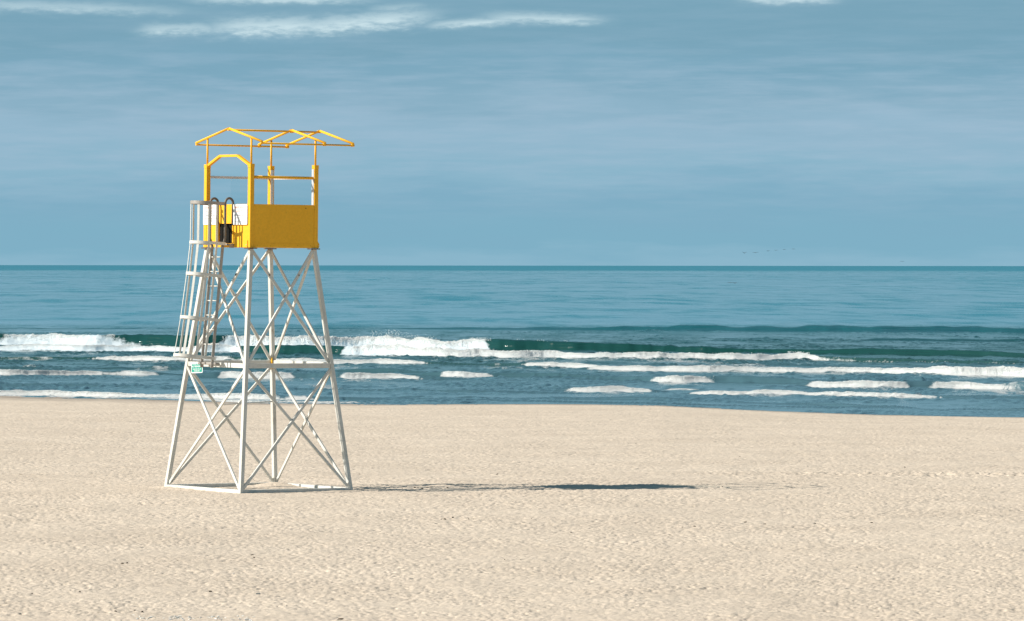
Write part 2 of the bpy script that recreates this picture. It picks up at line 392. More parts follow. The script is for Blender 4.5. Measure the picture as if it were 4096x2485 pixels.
# ------------------------------------------------------------------ sea with its breaking waves
# (photo column, row of the wave's foot, height in rows, whitewater)
WAVES = [
 ('A', 1.75, 8.0, [(-420,1376,45,.7),(0,1380,47,.15),(25,1380,46,.4),(45,1380,40,.7),(200,1381,38,.75),(380,1383,41,.7),(450,1384,46,.45),(520,1385,47,.25),(700,1388,48,.18),(790,1389,49,.02),(865,1390,48,.1),(900,1390,46,1),(1000,1391,45,1),(1100,1391,42,1),(1400,1392,40,1),(1500,1393,41,1),(1580,1394,42,1),(1700,1397,40,1),(1850,1400,37,1),(1925,1402,42,.9),(1950,1403,45,.4),(1970,1404,46,0),(2300,1407,39,0),(2700,1411,28,0),(3000,1414,18,0),(3300,1418,17,0),(3450,1421,24,0),(3850,1426,25,0),(4096,1430,17,0),(4540,1436,18,0)], .02),
 ('B', 1.6, 6.0, [(-420,1401,19,1),(0,1402,19,1),(300,1404,22,1),(500,1406,26,1),(750,1409,20,1),(860,1411,36,1),(920,1412,30,.9),(990,1413,28,.2),(1050,1415,34,0),(1350,1419,36,0),(1375,1420,36,.2),(1392,1421,40,1),(1550,1424,38,1),(1700,1426,34,1),(2000,1431,29,1),(2300,1433,23,1),(2500,1435,25,1),(2700,1437,22,1),(2900,1438,26,1),(3050,1438,23,1),(3100,1438,18,.75),(3130,1438,22,.95),(3200,1439,32,1),(3250,1441,18,.45),(3400,1447,14,.3),(3700,1452,12,.2),(4096,1458,12,.22),(4540,1460,12,.2)], .06),
 ('C', 1.2, 5.0, [(-420,1436,10,0),(340,1441,12,0),(372,1442,12,.8),(500,1444,18,1),(720,1447,19,1),(820,1449,20,.8),(980,1451,20,.25),(1090,1453,18,.6),(1110,1454,19,1),(1330,1456,19,1),(1560,1459,18,1),(1700,1461,12,.8),(1735,1461,12,0),(1950,1464,8,0),(2100,1466,2,0),(4540,1480,0,0)], .08),
 ('C', 1.2, 5.0, [(-420,1462,0,0),(1850,1463,0,0),(1950,1465,11,0),(2090,1467,14,0),(2120,1468,15,.9),(2300,1471,17,1),(2375,1473,15,.9),(2430,1474,9,.4),(2500,1475,0,0),(4540,1490,0,0)], .08),
 ('C', 1.2, 5.0, [(-420,1478,0,0),(2320,1479,0,0),(2380,1480,18,.8),(2550,1482,20,1),(2700,1484,21,1),(2755,1485,18,.35),(2780,1486,22,1),(3000,1487,20,1),(3300,1489,19,1),(3500,1494,21,1),(3700,1499,24,1),(4096,1510,33,1),(4540,1516,35,1)], .08),
 ('D', 1.2, 5.0, [(-420,1500,20,1),(0,1501,21,1),(200,1501,19,1),(420,1500,15,.9),(445,1500,14,.05),(475,1500,16,.05),(492,1500,19,1),(600,1500,16,.95),(630,1501,12,0),(760,1501,3,0),(4540,1501,0,0)], .08),
 ('D', 1.2, 5.0, [(-420,1508,0,0),(700,1510,2,0),(800,1511,18,0),(880,1512,24,0),(905,1513,25,1),(1150,1514,23,1),(1180,1514,20,0),(1335,1516,24,0),(1350,1517,27,1),(1480,1518,25,1),(1580,1519,19,1),(1650,1519,13,.85),(1690,1519,14,0),(1800,1520,10,0),(2000,1520,0,0),(4540,1530,0,0)], .08),
 ('D', 1.2, 5.0, [(-420,1500,0,0),(1600,1504,0,0),(1700,1505,14,0),(1780,1506,20,0),(1800,1506,21,1),(1860,1506,21,1),(1872,1506,18,.05),(1888,1507,17,.9),(1950,1507,14,.9),(1972,1507,17,0),(2200,1510,17,0),(2400,1513,9,0),(2550,1515,0,0),(4540,1530,0,0)], .08),
 ('D', 1.2, 5.0, [(-420,1515,0,0),(2150,1521,0,0),(2350,1524,14,0),(2620,1528,24,0),(2638,1529,28,1),(2800,1530,28,1),(2822,1530,27,.1),(2930,1531,27,0),(3200,1535,22,0),(3300,1536,4,0),(4540,1540,0,0)], .08),
 ('D', 1.2, 5.0, [(-420,1540,0,0),(3120,1547,0,0),(3240,1549,22,.3),(3258,1550,27,1),(3500,1552,28,1),(3610,1553,24,.9),(3640,1553,28,.1),(3740,1554,31,.08),(3760,1554,25,1),(3860,1556,29,1),(3930,1557,23,1),(3985,1557,17,.7),(4020,1558,24,.1),(4096,1560,30,.1),(4540,1566,28,.5)], .08),
 ('S', 2.2, 5.0, [(-420,1478,6,0),(300,1479,8,0),(480,1479,8,0),(600,1479,16,0),(900,1481,17,0),(1050,1482,8,0),(1250,1483,0,0),(4540,1500,0,0)], .3),
 ('S', 2.2, 5.0, [(-420,1485,0,0),(1250,1487,0,0),(1450,1490,18,.05),(1700,1494,9,0),(1900,1496,0,0),(4540,1500,0,0)], .2),
 ('E', 1.4, 5.0, [(-420,1545,12,.1),(0,1546,12,.12),(150,1547,13,0),(300,1548,12,0),(700,1552,5,0),(1200,1560,7,0),(1500,1566,9,0),(2000,1572,12,0),(2300,1575,4,0),(2500,1578,0,0),(4540,1590,0,0)], .2),
 ('E', 1.4, 5.0, [(-420,1560,0,0),(2180,1565,0,0),(2268,1566,14,0),(2288,1567,16,1),(2430,1568,21,1),(2520,1569,17,1),(2590,1569,11,.85),(2630,1569,9,0),(2720,1570,0,0),(4540,1590,0,0)], .08),
 ('E', 1.4, 5.0, [(-420,1555,0,0),(2640,1561,0,0),(2690,1561,8,.8),(2780,1562,7,.8),(2840,1562,0,0),(4540,1580,0,0)], .08),
 ('E', 1.4, 5.0, [(-420,1570,0,0),(2700,1576,0,0),(2800,1577,12,.3),(2815,1578,16,1),(3100,1580,18,1),(3205,1581,15,1),(3225,1582,12,.05),(3255,1583,13,.7),(3450,1587,20,1),(3600,1589,15,1),(3740,1591,8,.8),(3765,1592,10,0),(4096,1597,13,0),(4540,1602,12,0)], .08),
 ('H', 1.6, 4.0, [(-420,1560,3,0),(1500,1592,3,0),(1700,1594,7,0),(2100,1596,9,0),(2500,1600,9,0),(2800,1606,8,0),(3300,1625,10,0),(3600,1634,11,0),(4096,1646,10,0),(4540,1650,8,0)], .5),
 ('F', 1.2, 4.0, [(-420,1576,16,1),(0,1580,19,1),(450,1587,19,1),(560,1589,14,.6),(760,1593,16,.9),(900,1596,22,1),(1060,1599,23,1),(1085,1599,22,.1),(1150,1600,18,.5),(1240,1600,16,.5),(1280,1601,15,0),(1600,1602,8,0),(2100,1606,7,0),(4540,1660,3,0)], .1),
 ('G', 1.2, 3.0, [(-420,1581,3,.7),(450,1592,4,.8),(800,1602,5,.9),(1000,1610,6,.95),(1350,1616,6,.9),(1480,1616.5,4,.4),(1600,1617,2,.1),(2300,1617,1.5,0),(4540,1672,1.5,0)], .1),
 ('W', 6.0, 12.0, [(-420,1316,2,0),(1500,1316,4,0),(2200,1321,11,0),(2600,1324,19,0),(3000,1327,21,0),(3500,1330,24,0),(4096,1333,24,0),(4540,1335,20,0)], .14),
 ('V', 6.0, 12.0, [(-420,1345,3,0),(2600,1352,2,0),(3200,1362,4,0),(3700,1365,9,0),(4096,1368,8,0),(4540,1370,8,0)], .3),
]
t_w1 = Tile(1024, 90.0, 0.6, 4.0, 0.6, 1.0)
t_w2 = Tile(512, 260.0, 5.0, 24.0, 0.7, 1.0)
t_w3 = Tile(1024, 120.0, 1.8, 9.0, 0.5, 1.0)
t_jag = Tile(1024, 60.0, 0.25, 1.4)
t_jag2 = Tile(512, 90.0, 1.2, 6.0)

def wave_params(w, X):
    pts = np.array(w[3], float)
    yb = hp = 0
    for o in (-90, -60, -30, 0, 30, 60, 90): yb = yb + np.interp(X + o, pts[:, 0], pts[:, 1]) / 7
    for o in (-30, -10, 10, 30): hp = hp + np.interp(X + o, pts[:, 0], pts[:, 2]) / 4
    fo = np.interp(X, pts[:, 0], pts[:, 3])
    db = FPX * (CAMZ - SEA) / (yb - hor(X))
    xx = tanx(X) * db
    Xj = X + 14 * t_jag2(xx, 0 * xx + 3.0)
    fo = 0
    for o in (-40, -24, -8, 8, 24, 40): fo = fo + np.interp(Xj + o, pts[:, 0], pts[:, 3]) / 6
    h = hp * db / FPX
    h = h * (1 + 0.08 * fo * t_jag2(xx * .8, 0 * xx + 7.0))
    h = h * (1 + w[4] * np.clip(t_w2(xx * 1.3 + 31, 0 * xx + 5.0), -1.6, 1.6))
    return db, h, fo

def smooth01(u):
    u = np.clip(u, 0, 1); return u * u * (3 - 2 * u)

def bend(x, h, fo):
    return (0.5 + 1.0 * fo) * t_w2(x * .62, 0 * x + 2.0) * np.clip(h * 1.8, 0, 1)

def sea_surface(x, d):
    X = x / d * FPX + PPX
    near = np.clip((556 - d) / 190, 0, 1)
    z = (0.022 * t_w1(x, d) * np.clip(1 + 0.5 * t_w2(x * .7 + 50, d * .5), .2, 2.2)) * (0.3 + 0.7 * near) + 0.035 * t_w2(x, d)
    c3 = t_w3(x, d)
    z = z + near * np.clip((shore_d(x / d) * -1 + d) / 25, 0.1, 1) * (0.020 * c3 + 0.003 * c3 * c3) * np.clip(1 + 0.4 * t_w2(x * .5 + 9, d * .5), .3, 2)
    foam = np.zeros_like(z)
    Xc = np.clip(X, -420, 4540)
    j1 = t_jag(x, d * 0.4); j2 = t_jag2(x, d * 0.3)
    for w in WAVES:
        db, h, fo = wave_params(w, Xc)
        db = db + (0.06 * j1 * fo + 0.10 * j2) * np.clip(h, 0, 1) + bend(x, h, fo)
        tt = d - db
        Lf = w[1] * h + 0.05
        Lb = w[2] * h + 0.3
        up = smooth01(tt / Lf)
        # steeper shoulder towards the crest on unbroken faces
        up = np.where(fo < 0.5, up ** 1.15, up)
        dn = smooth01(1 - (tt - Lf) / Lb) ** 1.2
        prof = np.where(tt < Lf, up, dn)
        zz = h * prof
        fm = np.where(tt < Lf * 1.35 + 0.15, 1, np.clip(1 - (tt - Lf * 1.35 - .15) / (0.9 * Lf + .3), 0, 1)) * np.clip((tt + 0.9 * Lf + .3) / (0.9 * Lf + .3), 0, 1)
        fm = np.where(tt < 0, fm * 0.55, fm)
        m = fm * np.clip(fo * 1.55 - 0.55 * np.clip(prof, 0, 1), 0, 1)
        zz = zz * (1 + (0.03 * j1 + 0.035 * j2) * fo * (prof > 0.05))
        z = np.maximum(z, z * 0.4 + zz)
        foam = np.maximum(foam, m)
        # lacy leftover foam washing out ahead of and behind broken water
        lw = 5.0 + 16.0 * np.clip(h, 0, 0.6)
        lace = np.where(tt < 0, np.clip(1 + tt / lw, 0, 1), np.clip(1 - tt / lw, 0, 1)) ** 1.3 * np.clip(fo * 1.3 - .1, 0, 1) * 0.38
        foam = np.maximum(foam, lace)
    foam = np.maximum(foam, near * 0.30 * np.clip(t_w2(x * .6 + 20, d * .16 + 4) - 0.9, 0, 1) * np.clip((400 - d) / 60, 0, 1))
    return SEA + z, foam

wrows = [192, 196]
d = 199.0
while d < 422:
    wrows.append(d); d += 0.18
while d < 530:
    wrows.append(d); d += 0.33
while d < 60000:
    wrows.append(d); d *= 1.03
wrows.append(70000)
wrows = np.array(wrows)
fineXw = np.arange(-420, 4540, 5.2)
tw = np.concatenate([outer_l, tanx(fineXw), outer_r])
T, D = np.meshgrid(tw, wrows)
Xw = T * D
Zw, Fo = sea_surface(Xw, D)
far = np.clip((D - 510) / 360, 0, 1)
Zw = Zw * (1 - far) + (SEA + 0.10 * t_w2(Xw * 0.2, D * 0.2) * (D < 6000)) * far
sea = grid_mesh('sea', Xw, D, Zw, M_WATER, {'foam': Fo})
tag(sea, 'blue green sea with low breakers rolling to the shore', 'water', kind='structure')
del T, D, Xw, Zw, Fo

# whitewater: lumps of foam tumbling down the broken fronts, plus thrown spray
ico = bmesh.new(); bmesh.ops.create_icosphere(ico, subdivisions=1, radius=1.0)
IV = np.array([v.co[:] for v in ico.verts], np.float32); IF = np.array([[v.index for v in f.verts] for f in ico.faces], np.int32); ico.free()
cen, rad = [], []
for w in WAVES:
    Xq = np.arange(-420, 4540, 1.0)
    db, h, fo = wave_params(w, Xq)
    Xr = rng.uniform(-420, 4540, 70000)
    db, h, fo = wave_params(w, Xr)
    x = tanx(Xr) * db
    s = rng.random(len(Xr)) ** 0.4
    pat = 0.5 + 0.24 * t_jag2(x * 1.6, s * 2.2 + db) + 0.10 * t_jag(x, s * 1.0 + db)
    keep = (rng.random(len(Xr)) < np.clip(h / 0.30, .15, 1.0) ** 0.5 * 0.8 * np.clip(s * 1.9 - .5, .0, 1)) & (fo * 1.5 - 0.25 - 0.35 * (s - 0.3) > pat) & (fo > 0.15) & (h > 0.05)
    Xr, db, h, fo, x, s = Xr[keep], db[keep], h[keep], fo[keep], x[keep], s[keep]
    j2 = t_jag2(x, db * 0.3); db = db + 0.10 * j2 * np.clip(h, 0, 1) + bend(x, h, fo)
    Lf = w[1] * h + 0.05
    dd = db + Lf * (s * 1.15 - 0.08)
    xx = tanx(Xr) * dd
    zz, _ = sea_surface(xx, dd)
    r = np.clip(h * rng.uniform(0.02, 0.07, len(Xr)), 0.010, 0.045) * np.clip(fo, .5, 1)
    clump = t_jag(xx * 0.7, dd * 0.3)
    cen.append(np.stack([xx, dd, zz + r * (0.1 + 0.5 * clump)], -1)); rad.append(r)
# spray thrown off the main breaker
wA = WAVES[0]
for X0, X1, n, top in ((1480, 1600, 260, 0.55), (1580, 1650, 160, 0.5), (1650, 1760, 120, .3), (1880, 1965, 260, .22), (1380, 1480, 80, 0.25), (900, 1380, 220, 0.18), (60, 400, 120, .15), (2000, 2400, 40, .12)):
    Xr = rng.uniform(X0, X1, n); db, h, fo = wave_params(wA, Xr)
    dd = db + wA[1] * h * rng.uniform(0.6, 1.2, n)
    zz = SEA + h * rng.uniform(0.85, 1.0, n) + top * rng.random(n) ** 2.2
    cen.append(np.stack([tanx(Xr) * dd, dd, zz], -1)); rad.append(rng.uniform(0.008, 0.024, n))
wB = WAVES[1]
for X0, X1, n, top in ((3150, 3240, 90, 0.16), (1400, 3050, 500, 0.07)):
    Xr = rng.uniform(X0, X1, n); db, h, fo = wave_params(wB, Xr)
    dd = db + wB[1] * h * rng.uniform(0.6, 1.2, n)
    zz = SEA + h * rng.uniform(0.9, 1.0, n) + top * rng.random(n) ** 2.2
    cen.append(np.stack([tanx(Xr) * dd, dd, zz], -1)); rad.append(rng.uniform(0.01, 0.025, n))
cen = np.concatenate(cen); rad = np.concatenate(rad)
K = len(cen); print('foam lumps', K)
sc = rad[:, None, None] * rng.uniform(0.7, 1.35, (K, 1, 3)); sc[:, :, 0] *= 1.25
V = (cen[:, None, :] + IV[None] * sc * (1 + 0.12 * rng.standard_normal((K, len(IV), 1)))).reshape(-1, 3).astype(np.float32)
Fi = (IF[None] + (np.arange(K) * len(IV))[:, None, None]).reshape(-1).astype(np.int32)
me = bpy.data.meshes.new('sea_foam')
me.vertices.add(len(V)); me.vertices.foreach_set('co', V.ravel())
me.loops.add(len(Fi)); me.loops.foreach_set('vertex_index', Fi)
me.polygons.add(len(Fi) // 3); me.polygons.foreach_set('loop_start', np.arange(0, len(Fi), 3, dtype=np.int32))
me.polygons.foreach_set('use_smooth', np.ones(len(Fi) // 3, bool))
me.materials.append(M_FOAM); me.update(calc_edges=True)
foam_o = link(bpy.data.objects.new('sea_foam', me))
tag(foam_o, 'white foam and spray tumbling along the fronts of the breakers', 'foam', kind='stuff')

# ------------------------------------------------------------------ the lifeguard tower
tower = empty('lifeguard_tower', TWR, TH)
LEAN = Matrix.Rotation(math.radians(0.5), 4, 'Y')
TM = Matrix.Translation(TWR) @ LEAN @ Matrix.Rotation(TH, 4, 'Z')
tower.matrix_world = TM
tag(tower, 'yellow topped lifeguard tower on four white cross braced legs with caged ladder', 'lifeguard tower')
HB, HT, ZT = 1.392, 0.805, 5.055           # half spread of the legs at the sand, at the cabin, cabin foot
def half(z): return HB + (HT - HB) * z / ZT
P = 0.819; PW = 0.10                        # cabin posts
Z0, ZP, ZPT = 5.075, 5.984, 6.814
ZR, ZE, ZK = 6.552, 7.285, 7.575            # rail, eaves, ridge
CORN = [(-1, -1), (1, -1), (1, 1), (-1, 1)]

for sx, sy in CORN:
    bm = bmesh.new(); h0, h1 = half(-0.25), half(ZT)
    add_bar(bm, (sx * h0, sy * h0, -0.25), (sx * h1, sy * h1, ZT), 0.088, 0.088, up=(0, 1, 0), bevel=0.005)
    lg = obj('leg', bm, M_WHITE, tower)
    bm = bmesh.new(); add_box(bm, (sx * h1 - .10, sy * h1 - .10, ZT - 0.004), (sx * h1 + .10, sy * h1 + .10, ZT + 0.016), 0.003)
    obj('bearing_plate', bm, M_RUST, tower)

ZB0, ZB1 = 2.61, 2.60
def face_pt(face, s, z, out=0.0):
    """point on a tower side: face 0 = F-R (local -y), 1 = R-B (+x), 2 = B-L (+y), 3 = L-F (-x); s in -1..1"""
    h = half(z)
    if face == 0: return Vector((s * h, -h - out, z))
    if face == 1: return Vector((h + out, s * h, z))
    if face == 2: return Vector((-s * h, h + out, z))
    return Vector((-h - out, -s * h, z))
NORM = [Vector((0, -1, 0)), Vector((1, 0, 0)), Vector((0, 1, 0)), Vector((-1, 0, 0))]
for f in range(4):
    zb = 2.61 if f in (0, 3) else 2.63
    bm = bmesh.new(); add_bar(bm, face_pt(f, -0.955, zb), face_pt(f, 0.955, zb), 0.075, 0.098)
    obj('cross_beam', bm, M_WHITE, tower)
    for (za, zc) in ((5.02, 2.68), (2.54, 0.08)):
        for k, s in enumerate((-1, 1)):
            bm = bmesh.new()
            ea = 0.94 if za > 4 else 0.96
            off = 0.016 if (k + f) % 2 else -0.016
            add_bar(bm, face_pt(f, s * ea, za, off), face_pt(f, -s * 0.965, zc, off), 0.060, 0.038, up=NORM[f], bevel=0.004)
            b = obj('brace', bm, M_WHITE, tower)
            if za > 4 and f in (0, 3):
                q = face_pt(f, s * ea, za, off).lerp(face_pt(f, -s * 0.965, zc, off), 0.22)
                bm = bmesh.new(); add_tube(bm, [q + NORM[f] * .010, q + NORM[f] * .026], 0.017, 8)
                obj('bolt', bm, M_RUST, b)
    # joint bolts at the crossing
    bm = bmesh.new(); add_bar(bm, face_pt(f, -0.965, -0.012), face_pt(f, 0.965, -0.012), 0.085, 0.12)
    obj('ground_sill', bm, M_WHITE, tower)
# thin rod between a lower brace and the rear leg
bm = bmesh.new(); add_tube(bm, [(-1.168, -0.35, 1.79), (1.155, 1.155, 1.79)], 0.014, 8)
obj('tie_rod', bm, M_WHITE, tower)
# gusset on the rear leg, painted yellow
bm = bmesh.new(); hh = half(2.62); add_box(bm, (hh - .075, hh - .085, 2.50), (hh - .053, hh - .053, 2.74), 0.003)
obj('joint_plate', bm, M_YELLOW, tower)

# cabin posts
for i, (sx, sy) in enumerate(CORN):
    bm = bmesh.new(); add_box(bm, (sx * P - PW / 2, sy * P - PW / 2, Z0), (sx * P + PW / 2, sy * P + PW / 2, ZPT - 0.07), 0.004)
    po = obj('cabin_post', bm, M_YELLOW, tower)
    bm = bmesh.new(); add_box(bm, (sx * P - PW / 2 - .004, sy * P - PW / 2 - .004, ZPT - 0.07), (sx * P + PW / 2 + .004, sy * P + PW / 2 + .004, ZPT + .012), 0.004)
    obj('post_cap', bm, M_YELLOW, po)
# bare metal channels that hold the windscreen, on the inner faces of two posts
bm = bmesh.new(); add_box(bm, (P - PW / 2 - .012, -P - .030, ZP), (P - PW / 2 - .001, -P + .046, ZPT - 0.075), 0.002)
obj('screen_channel', bm, M_GREYPAINT, tower)
bm = bmesh.new(); add_box(bm, (P - .046, P - PW / 2 - .012, ZP), (P + .024, P - PW / 2 - .001, ZPT - 0.075), 0.002)
obj('screen_channel', bm, M_GREYPAINT, tower)

# panels; -x side is the entry
PI_ = P - PW / 2 + 0.004
O = P + PW / 2
bm = bmesh.new(); add_box(bm, (-PI_ + .006, -O + .006, Z0 + .002), (PI_ - .006, -O + .034, ZP), 0.003)
add_box(bm, (-PI_ + .006, -O + .001, Z0 + .003), (PI_ - .006, -O + .0055, Z0 + .09), 0.001)
pn = obj('side_panel', bm, M_YELLOW, tower)
bm = bmesh.new()
add_tube(bm, [(.55, -O + .008, ZP - .07), (.55, -O - .001, ZP - .07)], 0.012, 8)
obj('rivet', bm, M_RUST, pn)
for x in (-.68, -.34, 0, .34, .68):
    bm = bmesh.new(); add_tube(bm, [(x, -O + .002, Z0 + .05), (x, -O - .003, Z0 + .05)], 0.006, 6)
    obj('rivet', bm, M_RUST, pn)
bm = bmesh.new(); add_box(bm, (O - .034, -PI_ + .006, Z0 + .002), (O - .006, PI_ - .006, ZP), 0.003)
obj('side_panel', bm, M_YELLOW, tower)
bm = bmesh.new(); add_box(bm, (-PI_ + .006, O - .034, Z0 + .002), (PI_ - .006, O - .006, ZP), 0.003)
obj('side_panel', bm, M_YELLOW, tower)
DL, DR = 0.327, -0.245                       # doorway on the entry side
bm = bmesh.new(); add_box(bm, (-O + .006, DL, Z0 + .002), (-O + .034, PI_ - .006, ZP), 0.003)
obj('entry_panel', bm, M_YELLOW, tower)
bm = bmesh.new(); add_box(bm, (-O + .006, -PI_ + .006, Z0 + .002), (-O + .034, DR, ZP), 0.003)
obj('entry_panel', bm, M_YELLOW, tower)
bm = bmesh.new(); add_box(bm, (-O + .008, DR + .003, Z0 + .002), (-O + .036, DL - .003, Z0 + .085), 0.003)
obj('threshold', bm, M_YELLOW, tower)
bm = bmesh.new(); add_box(bm, (-O - .13, DR - .04, Z0 + .045), (-O - .002, DL - .19, Z0 + .08), 0.003)
add_box(bm, (-O - .10, DR - .03, Z0 - .01), (-O - .002, DR - .01, Z0 + .04), 0.002)
obj('entry_step', bm, M_STEEL, tower)
bm = bmesh.new()
add_box(bm, (-O + .040, DR + .006, Z0 + .088), (-O + .060, DL - .006, Z0 + .505), 0.004)
add_box(bm, (-O + .030, DL - .22, Z0 + .089), (-O + .0395, DL - .13, Z0 + .503), 0.003)
obj('dark_interior_board', bm, M_BLACK, tower)  # added black board, stands in for the dark cabin interior below the gate
bm = bmesh.new(); add_box(bm, (-O - .012, DR - .012, Z0 + .10), (-O + .005, DR + .026, Z0 + .46), 0.003)
obj('door_jamb', bm, M_YELLOW, tower)
gp = [(DR + .004, Z0 + .50), (DR + .004, ZP - .004), (DL - .018, ZP - .004), (DL - .018, Z0 + .64), (DL - .035, Z0 + .57), (DL - .085, Z0 + .50)]
bm = bmesh.new(); A = [bm.verts.new((-O - .004, a, b)) for a, b in gp]; Bv = [bm.verts.new((-O + .020, a, b)) for a, b in gp]
bm.faces.new(A); bm.faces.new(Bv[::-1])
for k in range(6): bm.faces.new((A[k], A[(k + 1) % 6], Bv[(k + 1) % 6], Bv[k]))
gate = obj('gate', bm, M_YELLOW, tower)
for va in (DR - .022, DL - .022):
    bm = bmesh.new(); add_box(bm, (-O - .022, va, ZP - .19), (-O - .0165, va + .024, ZP - .12), 0.002)
    obj('hinge', bm, M_RUST, gate)
# floor
bm = bmesh.new(); add_box(bm, (-PI_ + .0, -PI_ + .0, Z0 + .006), (PI_ - .0, PI_ - .0, Z0 + .05), 0.0)
obj('cabin_floor', bm, M_WHITE, tower)
# lugs with bolts near the feet of two posts
for (c, ax) in (((-O - .001, -P + .055, Z0 + .07), 'x'), ((O + .001, -P + .02, Z0 + .07), 'y')):
    bm = bmesh.new(); x, y, z = c
    prof = [(0, -.075), (0.035, -.06), (0.052, -.01), (0.044, .02), (0.0, .085)]
    vs1, vs2 = [], []
    for a, b in prof:
        if ax == 'x':
            vs1.append(bm.verts.new((x - .003, y + a - .03, z + b))); vs2.append(bm.verts.new((x - .015, y + a - .03, z + b)))
        else:
            vs1.append(bm.verts.new((x + a, y - .055, z + b))); vs2.append(bm.verts.new((x + a, y - .043, z + b)))
    bm.faces.new(vs1); bm.faces.new(vs2[::-1])
    for k in range(5): bm.faces.new((vs1[k], vs1[(k + 1) % 5], vs2[(k + 1) % 5], vs2[k]))
    lug = obj('lifting_lug', bm, M_YELLOW, tower)
    bm = bmesh.new()
    if ax == 'x': add_tube(bm, [(x - .012, y, z - .01), (x - .024, y, z - .01)], 0.010, 8)
    else: add_tube(bm, [(x + .028, y - .040, z - .01), (x + .028, y - .066, z - .01)], 0.010, 8)
    obj('bolt', bm, M_GREYPAINT, lug)

# rails
bm = bmesh.new(); add_tube(bm, [(-P + .05, -P, ZR), (P - .05, -P, ZR)], 0.029, 12); obj('top_rail', bm, M_YELLOW, tower)
bm = bmesh.new(); add_bar(bm, (-P + .05, P, ZR + .01), (P - .05, P, ZR + .01), 0.045, 0.052); obj('top_rail', bm, M_GREYPAINT, tower)
bm = bmesh.new(); add_bar(bm, (P, -P + .05, ZR - .01), (P, P - .05, ZR - .01), 0.03, 0.022); obj('top_rail', bm, M_WHITE, tower)
# clear windscreens on the seaward and far sides
bm = bmesh.new(); add_box(bm, (P - .003, -P + .051, ZP + .002), (P + .003, P - .051, ZR - .022), 0.0); obj('windscreen', bm, M_GLASS, tower)
bm = bmesh.new(); add_box(bm, (-0.22, P - .003, ZP + .002), (P - .051, P + .003, ZR - .018), 0.0); obj('windscreen', bm, M_GLASS, tower)
# arch above the entry
bm = bmesh.new()
ap = [(-P, P - .02, ZPT - .02), (-P, .33, 7.0), (-P, -.33, 7.0), (-P, -P + .02, ZPT - .02)]
for a, b in zip(ap, ap[1:]): add_bar(bm, a, b, 0.075, 0.05, up=(0, 0, 1) if abs(a[2] - b[2]) < .01 else (1, 0, 0), bevel=0.003) if abs(a[2] - b[2]) < .01 else add_bar(bm, a, b, 0.05, 0.075, up=(1, 0, 0), bevel=0.003)
obj('entry_arch', bm, M_YELLOW, tower)

# bare roof frame
EV = 1.235
for u in (-0.835, 0.775, 1.50):
    for s in (-1, 1):
        bm = bmesh.new(); add_tube(bm, [(u, s * EV, ZE), (u, s * 0.012, ZK)], 0.025, 10)
        obj('rafter', bm, M_YELLOW, tower)
for s in (-1, 1):
    bm = bmesh.new(); add_tube(bm, [(-0.86, s * (EV - .03), ZE - .035), (1.53, s * (EV - .03), ZE - .035)], 0.019, 10)
    obj('eave_pole', bm, M_YELLOW, tower)
bm = bmesh.new(); add_tube(bm, [(-0.86, 0, ZK - .028), (1.53, 0, ZK - .028)], 0.021, 10); obj('ridge_pole', bm, M_YELLOW, tower)
for sx, sy in CORN:
    bm = bmesh.new()
    zt = ZE + (ZK - ZE) * (1 - P / EV)
    add_tube(bm, [(sx * P, sy * P, ZPT), (sx * (P + (.0)), sy * P, zt - .01)], 0.021, 10)
    obj('roof_post', bm, M_YELLOW, tower)
for u in (0.775, 1.50):
    for s in (-1, 1):
        bm = bmesh.new(); add_tube(bm, [(u - .035, s * (EV - .03), ZE - .035), (u + .035, s * (EV - .03), ZE - .035)], 0.029, 10)
        obj('pipe_clamp', bm, M_YELLOW, tower)
bm = bmesh.new(); add_tube(bm, [(.74, 0, ZK - .028), (.81, 0, ZK - .028)], 0.032, 10); obj('pipe_clamp', bm, M_YELLOW, tower)

# ladder with its safety cage
LV = 0.04; SL = 0.0962
def lu(z): return -1.07 - max(0.0, (5.1 - z)) * SL
ladder = empty('ladder', (0, 0, 0), 0, tower)
for s in (-1, 1):
    v = LV + s * 0.195
    bm = bmesh.new()
    add_bar(bm, (lu(2.55), v, 2.55), (lu(5.1), v, 5.1), 0.022, 0.065, up=(1, 0, 0), bevel=0.003)
    obj('rail', bm, M_STEEL, ladder)
    bm = bmesh.new()
    v2 = LV - 0.005 + s * 0.28
    add_bar(bm, (lu(5.1), v, 5.09), (-1.075, v2, 5.26), 0.03, 0.05, up=(1, 0, 0), bevel=0.003)
    pts = [(-1.075, v2, 5.25), (-1.075, v2, 5.6), (-1.075, v2, 6.0)]
    for k in range(1, 12):
        a = math.pi * k / 12
        pts.append((-1.075 + 0.098 * (1 - math.cos(a)), v2, 6.0 + 0.105 * math.sin(a)))
    pts += [(-0.879, v2, 6.0), (-0.885, v2, 5.56)]
    add_tube(bm, pts, 0.026, 10)
    obj('grab_rail', bm, M_DARKSTEEL, ladder)
z = 2.93 - 0.305
for k in range(8):
    zr = 4.87 - 0.305 * k
    bm = bmesh.new(); add_tube(bm, [(lu(zr), LV - .185, zr), (lu(zr), LV + .185, zr)], 0.012, 8)
    obj('rung', bm, M_WHITE, ladder)
# wall brackets at the ladder foot
bm = bmesh.new(); add_bar(bm, (-1.31, -.30, 2.64), (-1.31, .36, 2.64), 0.03, 0.05)
add_bar(bm, (-1.31, -.15, 2.64), (-1.10, -.15, 2.63), 0.03, 0.05); add_bar(bm, (-1.31, .23, 2.64), (-1.10, .23, 2.63), 0.03, 0.05)
obj('foot_bracket', bm, M_STEEL, ladder)

